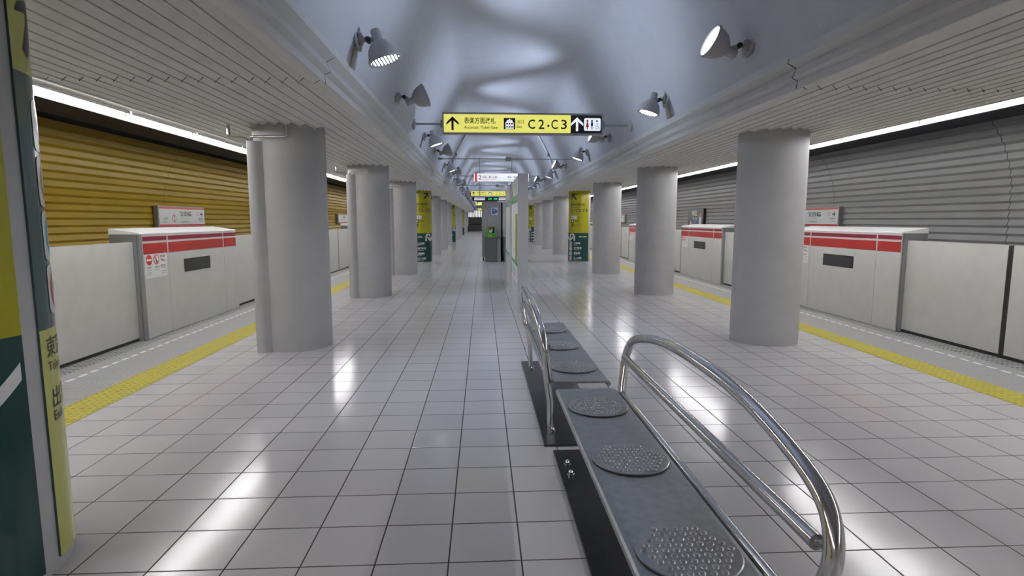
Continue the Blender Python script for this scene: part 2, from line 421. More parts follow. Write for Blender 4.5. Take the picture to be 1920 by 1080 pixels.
# ------------------------------------------------------------ columns
CR=.37
def col_y(side,k): return 2.20 if k==0 else 6.42+4.3*(k-1)
def column_body(top=2.40):
    mb=MB(); mb.lathe([(0,CR),(2.42,CR)],M_col,n=64); return mb
colx=(-2.08,3.29)
def cyl_put(r,az0,zb):
    def put(u,v,n):
        a=az0+u/r; rr=r+n; return (rr*math.cos(a),rr*math.sin(a),zb+v)
    return put
def u_turn(g,u,v,w,h,m,mirror=False,l=2):
    """turning arrow: up one leg, over an arch and down to a head"""
    f=(lambda x:u+w*(1-x)) if mirror else (lambda x:u+w*x)
    t=.075; cx,cy,rx=.575,.62,.275; ry=rx*w/h
    out=[(.85+t,.10),(.85+t,cy)]+[(cx+(rx+t)*math.cos(R(18*k)),cy+(ry+t*w/h)*math.sin(R(18*k))) for k in range(1,10)]+[(.30-t,cy),(.30-t,.14)]
    inn=[(.85-t,.10),(.85-t,cy)]+[(cx+(rx-t)*math.cos(R(18*k)),cy+(ry-t*w/h)*math.sin(R(18*k))) for k in range(1,10)]+[(.30+t,cy),(.30+t,.14)]
    for i in range(len(out)-1):
        g.poly([(f(x),v+h*y) for x,y in (out[i],out[i+1],inn[i+1],inn[i])],m,l)
    for k,sg in enumerate((-1,1)):
        g.poly([(f(.30+sg*x),v+h*y) for x,y in ((0,0),(.40,.46),(.40,.72),(0,.24))],m,l+.6+.4*k)
LINES=[('I',M_blu,'三田線','Mita Line'),('Y',M_gold,'有楽町線','Yurakucho Line'),('T',M_cyan,'東西線','Tozai Line'),('M',M_prd,'丸ノ内線','Marunouchi Line')]
SW=(CR+.009)*R(128)
def wc_icon(g,u,v,w,h,l=2,wm=None):
    g.rrect(u,v,u+w,v+h,.12*h,wm or M_wht,l)
    for i,(m,x) in enumerate(((M_prd,.2),(M_blu,.48),(M_cyan,.78))):
        g.disc(u+w*x,v+h*.78,h*.09,m,l+1,10); 
        if i==0: g.poly([(u+w*(x-.10),v+h*.3),(u+w*(x+.10),v+h*.3),(u+w*(x+.03),v+h*.68),(u+w*(x-.03),v+h*.68)],m,l+1)
        elif i==1: g.rect(u+w*(x-.07),v+h*.38,u+w*(x+.07),v+h*.68,m,l+1)
        if i<2: g.rect(u+w*(x-.03),v+h*.12,u+w*(x+.03),v+h*.4,m,l+1.4)
        else:
            g.line([(u+w*x,v+h*.66),(u+w*x,v+h*.38),(u+w*(x+.1),v+h*.34),(u+w*(x+.14),v+h*.14)],w*.035,m,l+1)
            g.line([(u+w*(x-.06),v+h*.45),(u+w*(x-.1),v+h*.25),(u+w*(x-.02),v+h*.12),(u+w*(x+.06),v+h*.2)],w*.03,m,l+1.4)
class Wrap(MB):
    """graphics laid out flat as (u,v,n), cut into narrow strips and wrapped round a cylinder"""
    def __init__(s,r,az0): super().__init__(); s.r=r; s.az0=az0
    def build(s,name,parent=None,loc=None):
        import bmesh
        me=bpy.data.meshes.new(name); me.from_pydata(s.v,[],s.f)
        for m in s.mats: me.materials.append(m)
        me.polygons.foreach_set('material_index',s.m); bm=bmesh.new(); bm.from_mesh(me)
        u=.02
        while u<SW:
            bmesh.ops.bisect_plane(bm,geom=bm.verts[:]+bm.edges[:]+bm.faces[:],plane_co=(u,0,0),plane_no=(1,0,0),dist=1e-6); u+=.02
        for v in bm.verts:
            a=s.az0+v.co.x/s.r; rr=s.r+v.co.z; z=v.co.y; v.co=(rr*math.cos(a),rr*math.sin(a),z)
        bm.to_mesh(me); bm.free(); me.update()
        o=bpy.data.objects.new(name,me); COL.objects.link(o)
        if parent is not None: o.parent=parent
        return o
flat=lambda u,v,n:(u,v,n)
def direction_sheet(mirror):
    """yellow and green wrap-around sheet; mirror = version for the columns on the ochre wall side"""
    r=CR+.009
    az0=R(-134.5) if mirror else R(-173.5)
    mb=Wrap(r,az0); g=G(mb,flat); H=2.37
    g.rect(0,.975,SW,H,M_pyel,0,26); g.rect(0,.03,SW,.975,M_pgrn,0,26)
    # sheet edge
    for u in (0,SW):
        mb.add([(u,z,-q) for z in (.03,H) for q in (0,.009)],[(0,1,3,2)],M_pgrn)
    if mirror: A=dict(ar=(.56,2.20,50),t1=(.15,.46),ex=(.13,.20),c=(.28,.46),wc=.18,ut=(.476,.69),t2=(.14,.28),rg=.10,tx=.24)
    else: A=dict(ar=(.30,2.18,130),t1=(.16,.52),ex=(.17,.30),c=(.36,.46),wc=.20,ut=(.05,.69),t2=(.48,.30),rg=.11,tx=.31)
    g.arrow(A['ar'][0],A['ar'][1],.26,A['ar'][2],M_ink,2,.2)
    g.text('表楽方面改札',A['t1'][0],1.88,.085,A['t1'][1],M_ink,2,.02)
    g.text('For Ticket Gate',A['t1'][0],1.815,.035,A['t1'][1]*.7,M_ink,2)
    g.text('出口',A['ex'][0],1.70,.07,.11,M_ink,2,.015); g.text('Exit',A['ex'][0],1.645,.035,None,M_ink,2)
    
    for q,ch in ((0,'C'),(.22,'2'),(.56,'C'),(.79,'3')): g.text(ch,A['c'][0]+A['c'][1]*q*.95,1.67,.11,A['c'][1]*.16,M_ink,2,.02)
    g.disc(A['c'][0]+A['c'][1]*.445,1.70,.012,M_ink,2,10)
    x=A['wc']; wc_icon(g,x,1.44,.20,.11)
    g.text('お手洗',x+.225,1.475,.04,.10,M_ink,2); g.text('Restrooms',x+.225,1.44,.02,.10,M_ink,2)
    g.rect(x,1.32,x+.10,1.42,M_ink,2); g.disc(x+.05,1.37,.03,M_wht,3)
    g.text('定期券',x+.13,1.36,.04,.14,M_ink,2); g.text('Commuter passes',x+.13,1.33,.018,.16,M_ink,2)
    g.rect(x+.01,1.19,x+.09,1.29,M_ink,2); g.line([(x+.02,1.27),(x+.08,1.21)],.012,M_pyel,3); g.line([(x+.02,1.23),(x+.08,1.25)],.01,M_pyel,3)
    g.text('エレベーター',x+.13,1.24,.035,.20,M_ink,2); g.text('Elevator and ticket office',x+.13,1.20,.018,.24,M_ink,2)
    u_turn(g,A['ut'][0],A['ut'][1],.32,.26,M_wht,mirror)
    g.text('乗換の方面へ',A['t2'][0],.83,.05,A['t2'][1],M_wht,2,.02)
    for i,(ch,m,jp,en) in enumerate(LINES):
        zc=(.616,.456,.285,.12)[i]
        g.rrect(A['rg']-.005,zc-.07,A['rg']+.125,zc+.07,.02,M_wht,2)
        g.disc(A['rg']+.06,zc,.055,m,3); g.disc(A['rg']+.06,zc,.036,M_wht,4); g.text(ch,A['rg']+.046,zc-.02,.04,.026,m,5,.02)
        g.text(jp,A['tx'],zc-.018,.075,.22 if len(jp)<4 else .27,M_wht,2,.03); g.text(en,A['tx'],zc-.055,.022,None,M_wht,2)
    return mb
def transfer_sheet(mirror):
    """sheet on the far side of a sign column: pale yellow, slate green, pale yellow"""
    r=CR+.009; az0=R(6.0)
    mb=Wrap(r,az0); g=G(mb,flat); H=2.37
    g.rect(0,1.945,SW,H,M_pale,0,26); g.rect(0,.97,SW,1.945,M_pgr2,0,26); g.rect(0,.05,SW,.97,M_pale,0,26)
    for u in (0,SW):
        mb.add([(u,z,-q) for z in (.05,H) for q in (0,.009)],[(0,1,3,2)],M_pgr2)
    g.arrow(.16,2.13,.26,60,M_ink,2,.2)
    for i,(ch,m,jp,en) in enumerate(LINES):
        zc=1.76-.213*i; u=.125
        g.rrect(u-.025,zc-.098,u+.19,zc+.098,.03,M_wht,2)
        g.disc(u+.083,zc,.082,m,3,28); g.disc(u+.083,zc,.056,M_wht,4,28); g.text(ch,u+.06,zc-.03,.06,.045,m,5,.02)
        g.text(jp,u+.23,zc-.03,.09,.3,M_wht,2,.02); g.text(en,u+.23,zc-.075,.03,None,M_wht,2)
    g.text('東京方面',.032,.855,.085,.33,M_ink,2,.004); g.text('Tokyo',.035,.79,.05,None,M_ink,2,.0)
    g.text('出口',.045,.65,.085,.18,M_ink,2,.004); g.text('Exit',.045,.60,.04,None,M_ink,2); g.text('C1',.28,.64,.10,None,M_ink,2,.01)
    return mb
def column_pipes():
    """drain pipe casing on the camera-outer side of the columns of the ochre row, and two bent conduits"""
    mb=MB(); a=(-.262,-.305); n=14
    vs=[]
    prof=[]
    for k in range(n+1):
        t=R(130+190*k/n); prof.append((a[0]+.075*math.cos(t),a[1]+.075*math.sin(t)))
    prof=[(-.33,-.14)]+prof+[(-.165,-.325)]
    m=len(prof); vs=[(x,y,0) for x,y in prof]+[(x,y,2.20) for x,y in prof]
    mb.add(vs,[(i,i+1,m+i+1,m+i) for i in range(m-1)],M_col,True); mb.add(vs[m:],[tuple(range(m))],M_col)
    return mb
def bend(p,r=.03,n=5):
    """round the corners of a poly line"""
    P=[Vector(q) for q in p]; out=[P[0]]
    for a,b,c in zip(P,P[1:],P[2:]):
        d1=(a-b).normalized(); d2=(c-b).normalized(); s=b+d1*r; e=b+d2*r
        for k in range(n+1):
            t=k/n; out.append(s*(1-t)**2+b*2*t*(1-t)+e*t*t)
    out.append(P[-1]); return out
def make_column(side,pipes,sheets):
    t=empty('round_column'); 
    column_body().build('shaft',t)
    if pipes:
        column_pipes().build('drain_pipe',t)
        mb=MB(); mb.ring_sweep(bend([(-.49,-.36,2.40),(-.49,-.36,2.235),(-.36,-.33,2.235),(-.30,-.30,2.19)]),.0165,M_chr,10); mb.build('conduit',t)
        mb=MB(); mb.ring_sweep(bend([(-.27,-.33,2.19),(-.25,-.40,2.237),(.095,-.40,2.243),(.095,-.385,2.41)]),.014,M_chr,10); mb.build('conduit',t)
    if sheets:
        tag(direction_sheet(side==0).build('direction_sheet',t),'yellow over green sheet with arrow and line names')
        if side==0: tag(transfer_sheet(False).build('transfer_sheet',t),'pale yellow and slate green sheet with four rings')
    return t
SIGNK=(0,4,8,12,16)
for side in (0,1):
    protos={}
    for k in range(0,17):
        if side==1 and k==0: continue
        key=('s' if k in SIGNK else 'p')
        if key not in protos: protos[key]=make_column(side,side==0,k in SIGNK); o=protos[key]
        else: o=copy_tree(protos[key])
        o.location=(colx[side],col_y(side,k),0)
        n=k+1 if side==0 else k
        w='%s in the %s row'%(ordw(n),LWALL if side==0 else RWALL)
        if k in SIGNK: tag(o,'round column in a yellow and green direction sheet, '+w,'column','columns with direction sheets')
        elif side==0: tag(o,'plain grey round column with a pipe on its flank, '+w,'column','plain columns of the ochre side')
        else: tag(o,'plain grey round column, '+w,'column','plain columns of the grey side')

# ------------------------------------------------------------ platform screen doors (built for the ochre side, turned round for the other)
PW=2.55; PP=5.35
def make_housing():
    """local: front face at x=0 facing +x, length along +y from 0, depth to -x"""
    t=empty('gate_housing')
    mb=MB(); mb.box(-.30,-.004,.03,PW-.02,.0,1.235,M_psd); mb.build('body',t)
    mb=MB()
    for a,b in ((.05,.575),(.581,2.105),(2.111,PW)): mb.box(-.004,.0,a,b,.012,1.238,M_psd)
    mb.build('front_panel',t)
    mb=MB(); mb.profile_y([(.004,1.236),(.004,1.246),(-.004,1.252),(-.335,1.302),(-.335,1.236)],-.002,PW+.002,M_white,closed=True); fixn(mb.build('top_cap',t))
    mb=MB(); mb.box(-.33,-.03,-.002,.03,0,1.236,M_psdd); mb.box(-.028,.004,-.004,.05,0,1.236,M_psdd,.006); mb.build('end_post',t)
    mb=MB(); mb.box(-.33,-.03,PW-.03,PW+.002,0,1.236,M_psdd); mb.build('end_post',t)
    for z0,z1,m,l in ((1.155,1.207,M_pur,'crimson band'),(1.0,1.128,M_red,'red band')):
        mb=MB()
        for a,b in ((.06,.562),(.594,2.092),(2.124,PW-.006)): mb.box(0,.0025,a,b,z0,z1,m)
        tag(mb.build('colour_band',t),l)
    mb=MB(); mb.box(0,.004,.945,1.655,.725,.895,M_blk)
    mb.box(.004,.006,.958,1.642,.737,.883,M_disp); mb.build('display',t)
    # notice: no entry, no leaning, small print
    mb=MB(); g=G(mb,lambda u,v,n:(.0005+n,.075+u,.715+v)); W=.46;H=.30
    g.rrect(0,0,W,H,.01,M_wht,1)
    g.disc(.085,.215,.062,M_prd,2); g.rect(.037,.203,.133,.227,M_wht,3)
    g.disc(.235,.215,.060,M_prd,2); g.disc(.235,.215,.048,M_wht,3); g.line([(.215,.25),(.235,.21),(.225,.185),(.255,.18)],.014,M_ink,4); g.line([(.20,.25),(.27,.18)],.009,M_prd,5)
    g.text('開口注意',.32,.235,.028,.10,M_ink,2); g.line([(.33,.22),(.40,.19)],.01,M_prd,2); g.text('ドアに手を',.32,.185,.018,.11,M_ink,2)
    for (u,v,s_) in ((.03,.115,'立入禁止'),(.19,.115,'寄り掛かり'),(.33,.125,'駆け込み')): g.text(s_,u,v,.022,.10,M_ink,2)
    for (u,v,s_) in ((.03,.09,'Do not enter'),(.19,.09,'No leaning'),(.33,.10,'No rushing'),(.03,.06,'柵から身を'),(.03,.04,'乗り出さない'),(.33,.06,'ご注意'),(.33,.035,'下さい')): g.text(s_,u,v,.013,.10,M_inkg,2)
    mb.build('notice',t)
    nest(t,('colour_band','front_panel'),('display','front_panel'),('notice','front_panel'))
    return t
def make_leaf(first):
    """door leaf, local front at x=-.075; y 0..1.40"""
    t=empty('gate_door'); mb=MB(); mb.box(-.125,-.075,.006 if first else .03,1.37 if first else 1.394,.035,1.147,M_psd); mb.build('panel',t)
    mb=MB(); y=1.371 if first else .001
    mb.box(-.13,-.0755,y,y+.028,.02,1.1465,M_blk); mb.build('rubber_edge',t)
    mb=MB(); mb.box(-.12,-.08,0.006,1.394,0,.035,M_blk); mb.build('bottom_gap_shade',t)  # black strip painting the dark gap beneath the leaf
    nest(t,('rubber_edge','panel'),('bottom_gap_shade','panel'))
    return t
hp=make_housing(); lp=[make_leaf(True),make_leaf(False)]
used=[False,False,False]
for side in (0,1):
    wn=LWALL if side==0 else RWALL; x=-3.92 if side==0 else 5.20; rz=0 if side==0 else math.pi
    y_first=6.73 if side==0 else 6.82
    for k in range(-1,13):
        y=y_first+PP*k
        if used[0]: o=copy_tree(hp)
        else: o=hp; used[0]=True
        o.location=(x,y if side==0 else y+PW,0); o.rotation_euler=(0,0,rz)
        tag(o,'gate housing with red bands before the %s, %s along the platform'%(wn,ordw(k+2)),'platform gate','gate housings')
        for j in (0,1):          # the two leaves of the opening before this housing
            ya=y-2.80+1.40*j
            jj=j if side==0 else 1-j
            if used[1+jj]: q=copy_tree(lp[jj])
            else: q=lp[jj]; used[1+jj]=True
            if side==0: q.location=(x,ya,0)
            else: q.location=(x,ya+1.40,0)
            q.rotation_euler=(0,0,rz)
            if side==1: pass
            tag(q,'%s sliding gate leaf of the %s opening before the %s'%(('near','far')[j],ordw(k+2),wn),'platform gate door','sliding gate leaves')

# ------------------------------------------------------------ luminaires along both platform edges
def make_lum():
    t=empty('ceiling_light'); L=1.24
    mb=MB(); mb.profile_y([(-.190,2.470),(-.190,2.408),(-.182,2.404),(-.06,2.430),(.13,2.430),(.143,2.415),(.145,2.386),(.15,2.386),(.15,2.470)],.004,L-.004,M_white,closed=True); fixn(mb.build('reflector',t))
    mb=MB(); mb.ring_sweep([(.085,.022,2.385),(.085,L-.022,2.385)],.0165,M_tube,8); mb.build('tube',t)
    for y in (.013,L-.013):
        mb=MB(); mb.box(.07,.10,y-.008,y+.008,2.372,2.43,M_white,.003); mb.build('lamp_holder',t)
    nest(t,('lamp_holder','reflector'))
    return t
lproto=make_lum()
first=True; LP=1.25
for side in (0,1):
    n=0; y=Y0+.2
    while y<YS-LP:
        o=lproto if first else copy_tree(lproto); first=False; n+=1
        if side==0: o.location=(-3.45,y,0)
        else: o.location=(4.53,y+LP,0); o.rotation_euler=(0,0,math.pi)
        tag(o,'bare tube light in a white trough, %s of the %s run'%(ordw(n),LWALL if side==0 else RWALL),'ceiling light','tube lights of the %s side'%(LWALL if side==0 else RWALL))
        y+=LP

# ------------------------------------------------------------ spotlights on the vault walls
LAMPC=(.64,.76,1.0)
def bell(t,S,axis,grille):
    ax=Vector(axis).normalized(); S=Vector(S); o=S-ax*.045
    mb=MB(); mb.lathe([(0,.0),(0,.034),(.012,.041),(.085,.041),(.092,.048),(.105,.070),(.14,.100),(.18,.118),(.225,.128),(.235,.135),(.256,.135),(.256,.124),(.235,.118)],M_lamp,o,ax,26)
    mb.build('shade',t)
    mb=MB(); mb.disc(o,ax,.121,M_lens,24,.238); lens=mb.build('lens',t)
    if grille:
        a=Vector((0,1,0)); b=ax.cross(a).normalized(); a=b.cross(ax).normalized(); mb=MB()
        for i in range(-4,5):
            w=i*.026; h=math.sqrt(max(.0,.120**2-w*w)); c=o+ax*.246+b*w
            p,q=c-a*h,c+a*h
            e=b*.0058; d=ax*.005
            vs=[p-e-d,p+e-d,p+e+d,p-e+d,q-e-d,q+e-d,q+e+d,q-e+d]
            mb.add(vs,[(0,1,2,3),(4,7,6,5),(0,4,5,1),(1,5,6,2),(2,6,7,3),(3,7,4,0)],M_lamp)
        mb.build('louvre',t)
    return o,ax
def make_spot(kind):
    t=empty('spotlight')
    mb=MB(); mb.lathe([(-.012,0),(-.012,.092),(.006,.096),(.012,.088),(.012,0)],M_lamp,(0,0,0),(.97,0,.22),24)
    for k in range(8):
        a=2*math.pi*k/8; p=Vector((.0135,.072*math.cos(a),.072*math.sin(a))); p.x-=p.z*.22
        mb.disc(p,(.97,0,.22),.008,M_blk,8,.001)
    mb.box(.01,.045,-.03,.03,-.045,.045,M_lamp,.008); mb.build('wall_plate',t)
    mb=MB(); mb.ring_sweep([(.03,0,0),(.08,0,-.002),(.13,0,.004 if kind=='down' else -.02)],[.022,.017,.022],M_lamp,12); mb.build('arm',t)
    mb=MB(); mb.lathe([(-.034,0),(-.034,.021),(.034,.021),(.034,0)],M_blk,(.088,0,-.004),(0,1,0),14,False); mb.build('pivot_knob',t)
    if kind=='down':
        o,ax=bell(t,(.155,0,.035),(.31,.0,-.95),True)
        mb=MB(); mb.profile_y([(-.004,-.06),(-.052,-.215),(-.066,-.215),(-.02,-.06)],-.032,.032,M_chan,closed=True); tag(fixn(mb.build('cable_cover',t)),'flat beige cable cover')
    else:
        o,ax=bell(t,(.150,0,-.055),(.90,.10,.40),False)
    li=bpy.data.lights.new('lamp','SPOT'); li.color=LAMPC
    if kind=='down': li.energy=36; li.spot_size=R(95); li.spot_blend=.9
    else: li.energy=100; li.spot_size=R(92); li.spot_blend=.75
    li.shadow_soft_size=.10
    lo=bpy.data.objects.new('lamp',li); COL.objects.link(lo); lo.parent=t
    lo.location=o+ax*.27; lo.rotation_euler=ax.to_track_quat('-Z','Y').to_euler()
    nest(t,('lens','shade'),('louvre','shade'),('pivot_knob','arm'))
    return t
SPs={'down':make_spot('down'),'up':make_spot('up')}; seen={'down':0,'up':0}
for side in (0,1):
    n=0
    for p in range(0,14):
        for q,dy in enumerate((4.80,6.92)):
            y=dy+5.15*p
            if y<Y0+.5 or y>YS-1: continue
            kind=('down','up')[q] if side==0 else ('up','down')[q]
            o=copy_tree(SPs[kind]) if seen[kind] else SPs[kind]; seen[kind]=1; n+=1
            x=XC-1.60; o.location=(x if side==0 else 2*XC-x,y,2.83); o.rotation_euler=(0,0,0 if side==0 else math.pi)
            w=LWALL if side==0 else RWALL
            if kind=='down': tag(o,'louvred spotlight pointing down, %s lamp on the vault of the %s side'%(ordw(n),w),'spotlight','downward spotlights')
            else: tag(o,'spotlight aimed up across, %s lamp on the vault of the %s side'%(ordw(n),w),'spotlight','upward spotlights')

# ------------------------------------------------------------ hanging signs and rods
def hang(t,y,z,x0,x1,r=.013):
    """rods from a sign's ends to dishes on the vault walls"""
    for xa,xb in ((XC-1.60,x0),(XC+1.60,x1)):
        s=1 if xb>xa else -1
        if abs(xb-xa)<.05: continue
        mb=MB(); mb.ring_sweep([(xa,y,z),(xb,y,z)],r,M_rod,10); mb.build('rod',t)
        mb=MB(); mb.lathe([(-.02,0),(-.02,.085),(.005,.085),(.022,.06),(.026,.02),(.05,.018)],M_lamp,(xa,y,z),(s,0,0),20); mb.build('wall_dish',t)
        mb=MB(); mb.box(min(xb,xb-s*.03),max(xb,xb-s*.03),y-.03,y+.03,z-.05,z+.05,M_frame); mb.build('end_clamp',t)
def yellow_sign(t,x0,x1,y,z0,z1,wc=True):
    mb=MB(); mb.box(x0,x1,y-.045,y+.075,z0,z1,M_frame,.006); mb.build('frame',t)
    mb=MB(); W=x1-x0-.04; H=z1-z0-.05; g=G(mb,lambda u,v,n:(x0+.02+u,y-.0455-n,z0+.022+v))
    k=W/2.34; K=lambda px:(px-835)*.00801*k
    blk=K(1069)
    g.rect(0,0,blk if wc else W,H,M_yemit,1)
    g.arrow(K(851),H*.5,.195,90,M_ink,2,.17)
    g.text('表楽方面改札',K(872),H*.48,H*.36,K(930)-K(872),M_inko,2,.015)
    g.text('Automatic Ticket Gate',K(872),H*.20,H*.17,K(934)-K(872),M_inko,2)
    # exit pictogram: gate on black
    u=K(945); s_=H*.62; v=H*.19
    g.rect(u,v,u+s_*1.05,v+s_,M_ink,2); g.poly([(u+s_*.16,v+s_*.04),(u+s_*.9,v+s_*.04),(u+s_*.9,v+s_*.6),(u+s_*.72,v+s_*.74),(u+s_*.34,v+s_*.74),(u+s_*.16,v+s_*.6)],M_wemit,3)
    g.disc(u+s_*.53,v+s_*.84,s_*.09,M_wemit,3,12); g.disc(u+s_*.36,v+s_*.74,s_*.09,M_wemit,3.5,12); g.disc(u+s_*.70,v+s_*.74,s_*.09,M_wemit,3.5,12)
    for a in (.42,.14):
        for i in range(3): g.rect(u+s_*(.24+.22*i),v+s_*a,u+s_*(.38+.22*i),v+s_*(a+.14),M_ink,4.5)
    g.text('出口',K(969),H*.52,H*.2,K(982)-K(969),M_inko,2); g.text('Exit',K(969),H*.26,H*.15,None,M_inko,2)
    g.text('C',K(990),H*.22,H*.52,K(1003)-K(990),M_ink,2,.01); g.text('2',K(1009),H*.22,H*.52,K(1020)-K(1009),M_ink,2,.01); g.disc(K(1027.5),H*.40,.017,M_ink,2,12)
    g.text('C',K(1033),H*.22,H*.52,K(1045)-K(1033),M_ink,2,.01); g.text('3',K(1051),H*.22,H*.52,K(1062)-K(1051),M_ink,2,.01)
    if wc:
        g.rect(blk,0,W,H,M_ink,1); g.arrow(K(1081),H*.5,.20,90,M_wemit,2,.17)
        wc_icon(g,K(1094),H*.14,K(1125)-K(1094),H*.70,2,M_wemit)
    mb.build('sign_face',t)
yz=2.803
t=empty('hanging_sign',(0,0,0)); tag(t,'large backlit yellow hanging sign with black arrow and white restroom panel, nearest to the spotlights\' first pair','sign','yellow hanging signs')
t['label']='largest backlit yellow hanging sign with black arrow, restroom panel and C2 C3'
yellow_sign(t,-.575,1.795,8.62,2.655,2.965); hang(t,8.62,2.80,-.575,1.795)
for i,(y,z) in enumerate(((28.9,2.74),(48.5,2.78),(70.5,2.78))):
    t=empty('hanging_sign'); yellow_sign(t,-.575,1.795,y,z-.14,z+.13,True); hang(t,y,z,-.575,1.795)
    tag(t,('yellow hanging sign just above the black departure board','small distant yellow hanging sign beyond the departure board','smallest yellow hanging sign at the far end of the vault')[i],'sign','yellow hanging signs')
t=empty('platform_number_sign'); tag(t,'white hanging sign with red end bar and large figure 2 behind the map board','sign')
mb=MB(); y=18.3; mb.box(-.27,1.49,y-.04,y+.06,2.61,2.875,M_frame,.005); mb.build('frame',t)
mb=MB(); g=G(mb,lambda u,v,n:(-.262+u,y-.0405-n,2.618+v)); W,H=1.744,.249
g.rect(0,0,W,H,M_wemit,1); g.rect(.035,0,.10,H,M_remit,2); g.text('2',.15,H*.22,H*.55,None,M_ink,2,.01)
g.text('池袋・新宿方面',.27,H*.40,H*.28,.46,M_inkg,2); g.text('for Ikebukuro and Shinjuku',.27,H*.18,H*.13,.46,M_inkg,2)
g.text('銀座・東京',1.07,H*.40,H*.28,.30,M_inkg,2); g.text('荻窪',1.50,H*.40,H*.28,.14,M_inkg,2); g.text('for Ogikubo',1.07,H*.18,H*.13,.3,M_inkg,2)
mb.build('sign_face',t); hang(t,y,2.79,-.27,1.49)
for y,zz,lab in ((13.4,2.805,'thin cross conduit with junction box just behind the large yellow sign'),(23.5,2.805,'thin cross conduit with a junction box spanning the vault beyond the white platform sign'),(38.5,2.8,'distant thin cross conduit spanning the vault beyond the departure board')):
    t=empty('cross_conduit'); tag(t,lab,'conduit','cross conduits')
    mb=MB(); mb.ring_sweep([(XC-1.58,y,zz),(XC+1.60,y,zz)],.012,M_rod,10); mb.build('tube',t)
    mb=MB(); mb.box(XC-.06,XC+.06,y-.035,y+.035,zz-.045,zz+.04,M_rod,.006); mb.build('junction_box',t)
    for s in (-1,1):
        mb=MB(); mb.lathe([(-.02,0),(-.02,.03),(.09,.022),(.09,0)],M_rod,(XC+s*1.59,y,zz),(-s,0,0),12); mb.build('end_socket',t)
for s,w in ((-1,LWALL),(1,RWALL)):
    t=empty('wall_conduit'); tag(t,'pale conduit climbing the vault wall on the %s side beyond the large yellow sign'%w,'conduit','vault wall conduits')
    pts=[(XC+s*(-x-.034),17.4,z-.01) for x,z in vp[1:11]]; mb=MB(); mb.ring_sweep(pts,.032,M_white,8); mb.build('tube',t)
    p=pts[4]; mb=MB(); mb.box(p[0]-.035,p[0]+.035,17.35,17.45,p[2]-.05,p[2]+.05,M_rod,.005); mb.build('coupling',t)
# departure board
t=empty('departure_board'); tag(t,'black hanging departure board with green lit characters above the phone booth','departure board'); y=25.2
mb=MB(); mb.box(-.43,1.65,y-.06,y+.10,2.245,2.415,M_blk,.006); mb.build('case',t)
mb=MB(); g=G(mb,lambda u,v,n:(-.43+u,y-.0605-n,2.245+v))
for a,b in ((.08,.55),(1.15,1.45)):
    for v in (.035,.10): g.rect(a,v,b,v+.035,M_wemit,1)
for u,s_ in ((.68,'各停'),(.92,'池袋'),(1.52,'12:34')): g.text(s_,u,.05,.07,.17,M_lgrn,1,.02)
g.rect(1.46,.03,1.52,.14,M_lgrn,1); mb.build('screen',t)
for x in (-.1,1.3):
    mb=MB(); mb.ring_sweep([(x,y+.02,2.41),(x,y+.02,4.1)],.014,M_rod,8); mb.build('hanger',t)

# ------------------------------------------------------------ map boards on the centre line
def board(y0,y1,label,detail):
    t=empty('map_board',(0,0,0)); tag(t,label,'information board','map boards on the centre line')
    x0,x1=.53,.686; zt=2.085
    mb=MB(); mb.box(x0,x1,y0,y0+.07,0,zt,M_board,.004); mb.build('end_post',t)
    mb=MB(); mb.box(x0,x1,y1-.05,y1,0,zt,M_board,.004); mb.build('end_post',t)
    mb=MB(); mb.box(x0+.012,x1-.012,y0+.07,y1-.05,.0,zt-.012,M_board); mb.build('panel',t)
    mb=MB(); W=y1-y0-.14
    g=G(mb,lambda u,v,n:(x0+.0115-n,y1-.06-u,v))       # read from the ochre side
    g.rect(0,.67,W,1.80,M_map,1)
    for a in ((0,.67,W,.735),(0,1.68,W,1.80),(0,.67,.05,1.80),(W-.03,.67,W,1.80)): g.rect(*a,M_bgrn,2)
    if detail:
        g.rect(0,1.80,W,2.06,M_pale,1); g.rect(W*.30,1.80,W,2.06,M_map,2)
        for i in range(9): g.line([(W*(.34+.07*i),1.81),(W*(.38+.06*i),1.92),(W*(.33+.075*i),2.05)],.035,(M_pgr2,M_bgrn,M_desk)[i%3],3)
        g.text('駅周辺案内図',W*.4,1.715,.05,W*.4,M_wht,3,.01)
        g.rect(W*.62,.80,W*.93,1.50,M_pyel,3); g.rect(W*.55,.735,W*.95,.80,M_pale,3)
        for i in range(16): g.line([(.07+random.random()*W*.8,.8+random.random()*.8),(.07+random.random()*W*.8,.8+random.random()*.8)],.006,(M_inkg,M_cyan,M_gold)[i%3],4)
        for i in range(10): g.disc(.1+random.random()*W*.8,.8+random.random()*.8,.012,(M_prd,M_ink)[i%2],4,8)
        g.rect(0,.40,W*.9,.67,M_map,1)
        for i in range(8): g.rect(W*.1*i,.42+.02*(i%3),W*.1*i+.07,.62-.03*(i%2),(M_pgr2,M_cyan,M_board,M_bgrn)[i%4],2)
    else:
        g.rect(0,1.80,W,2.06,M_board,1); g.line([(0,1.99),(W,2.05)],.03,M_prd,2); g.disc(W*.5,1.88,.03,M_blu,2)
        for i in range(8): g.disc(.1+W*.1*i,1.1+.1*(i%3),.012,M_inkg,4,8)
        g.text('路線図',W*.4,1.715,.05,W*.3,M_wht,3,.01)
    mb.build('map_face',t)
board(8.55,10.62,'tall grey map board with green borders and a yellow strip, first behind the benches',True)
board(11.15,13.15,'second map board with green border, standing behind the one with the yellow strip',False)

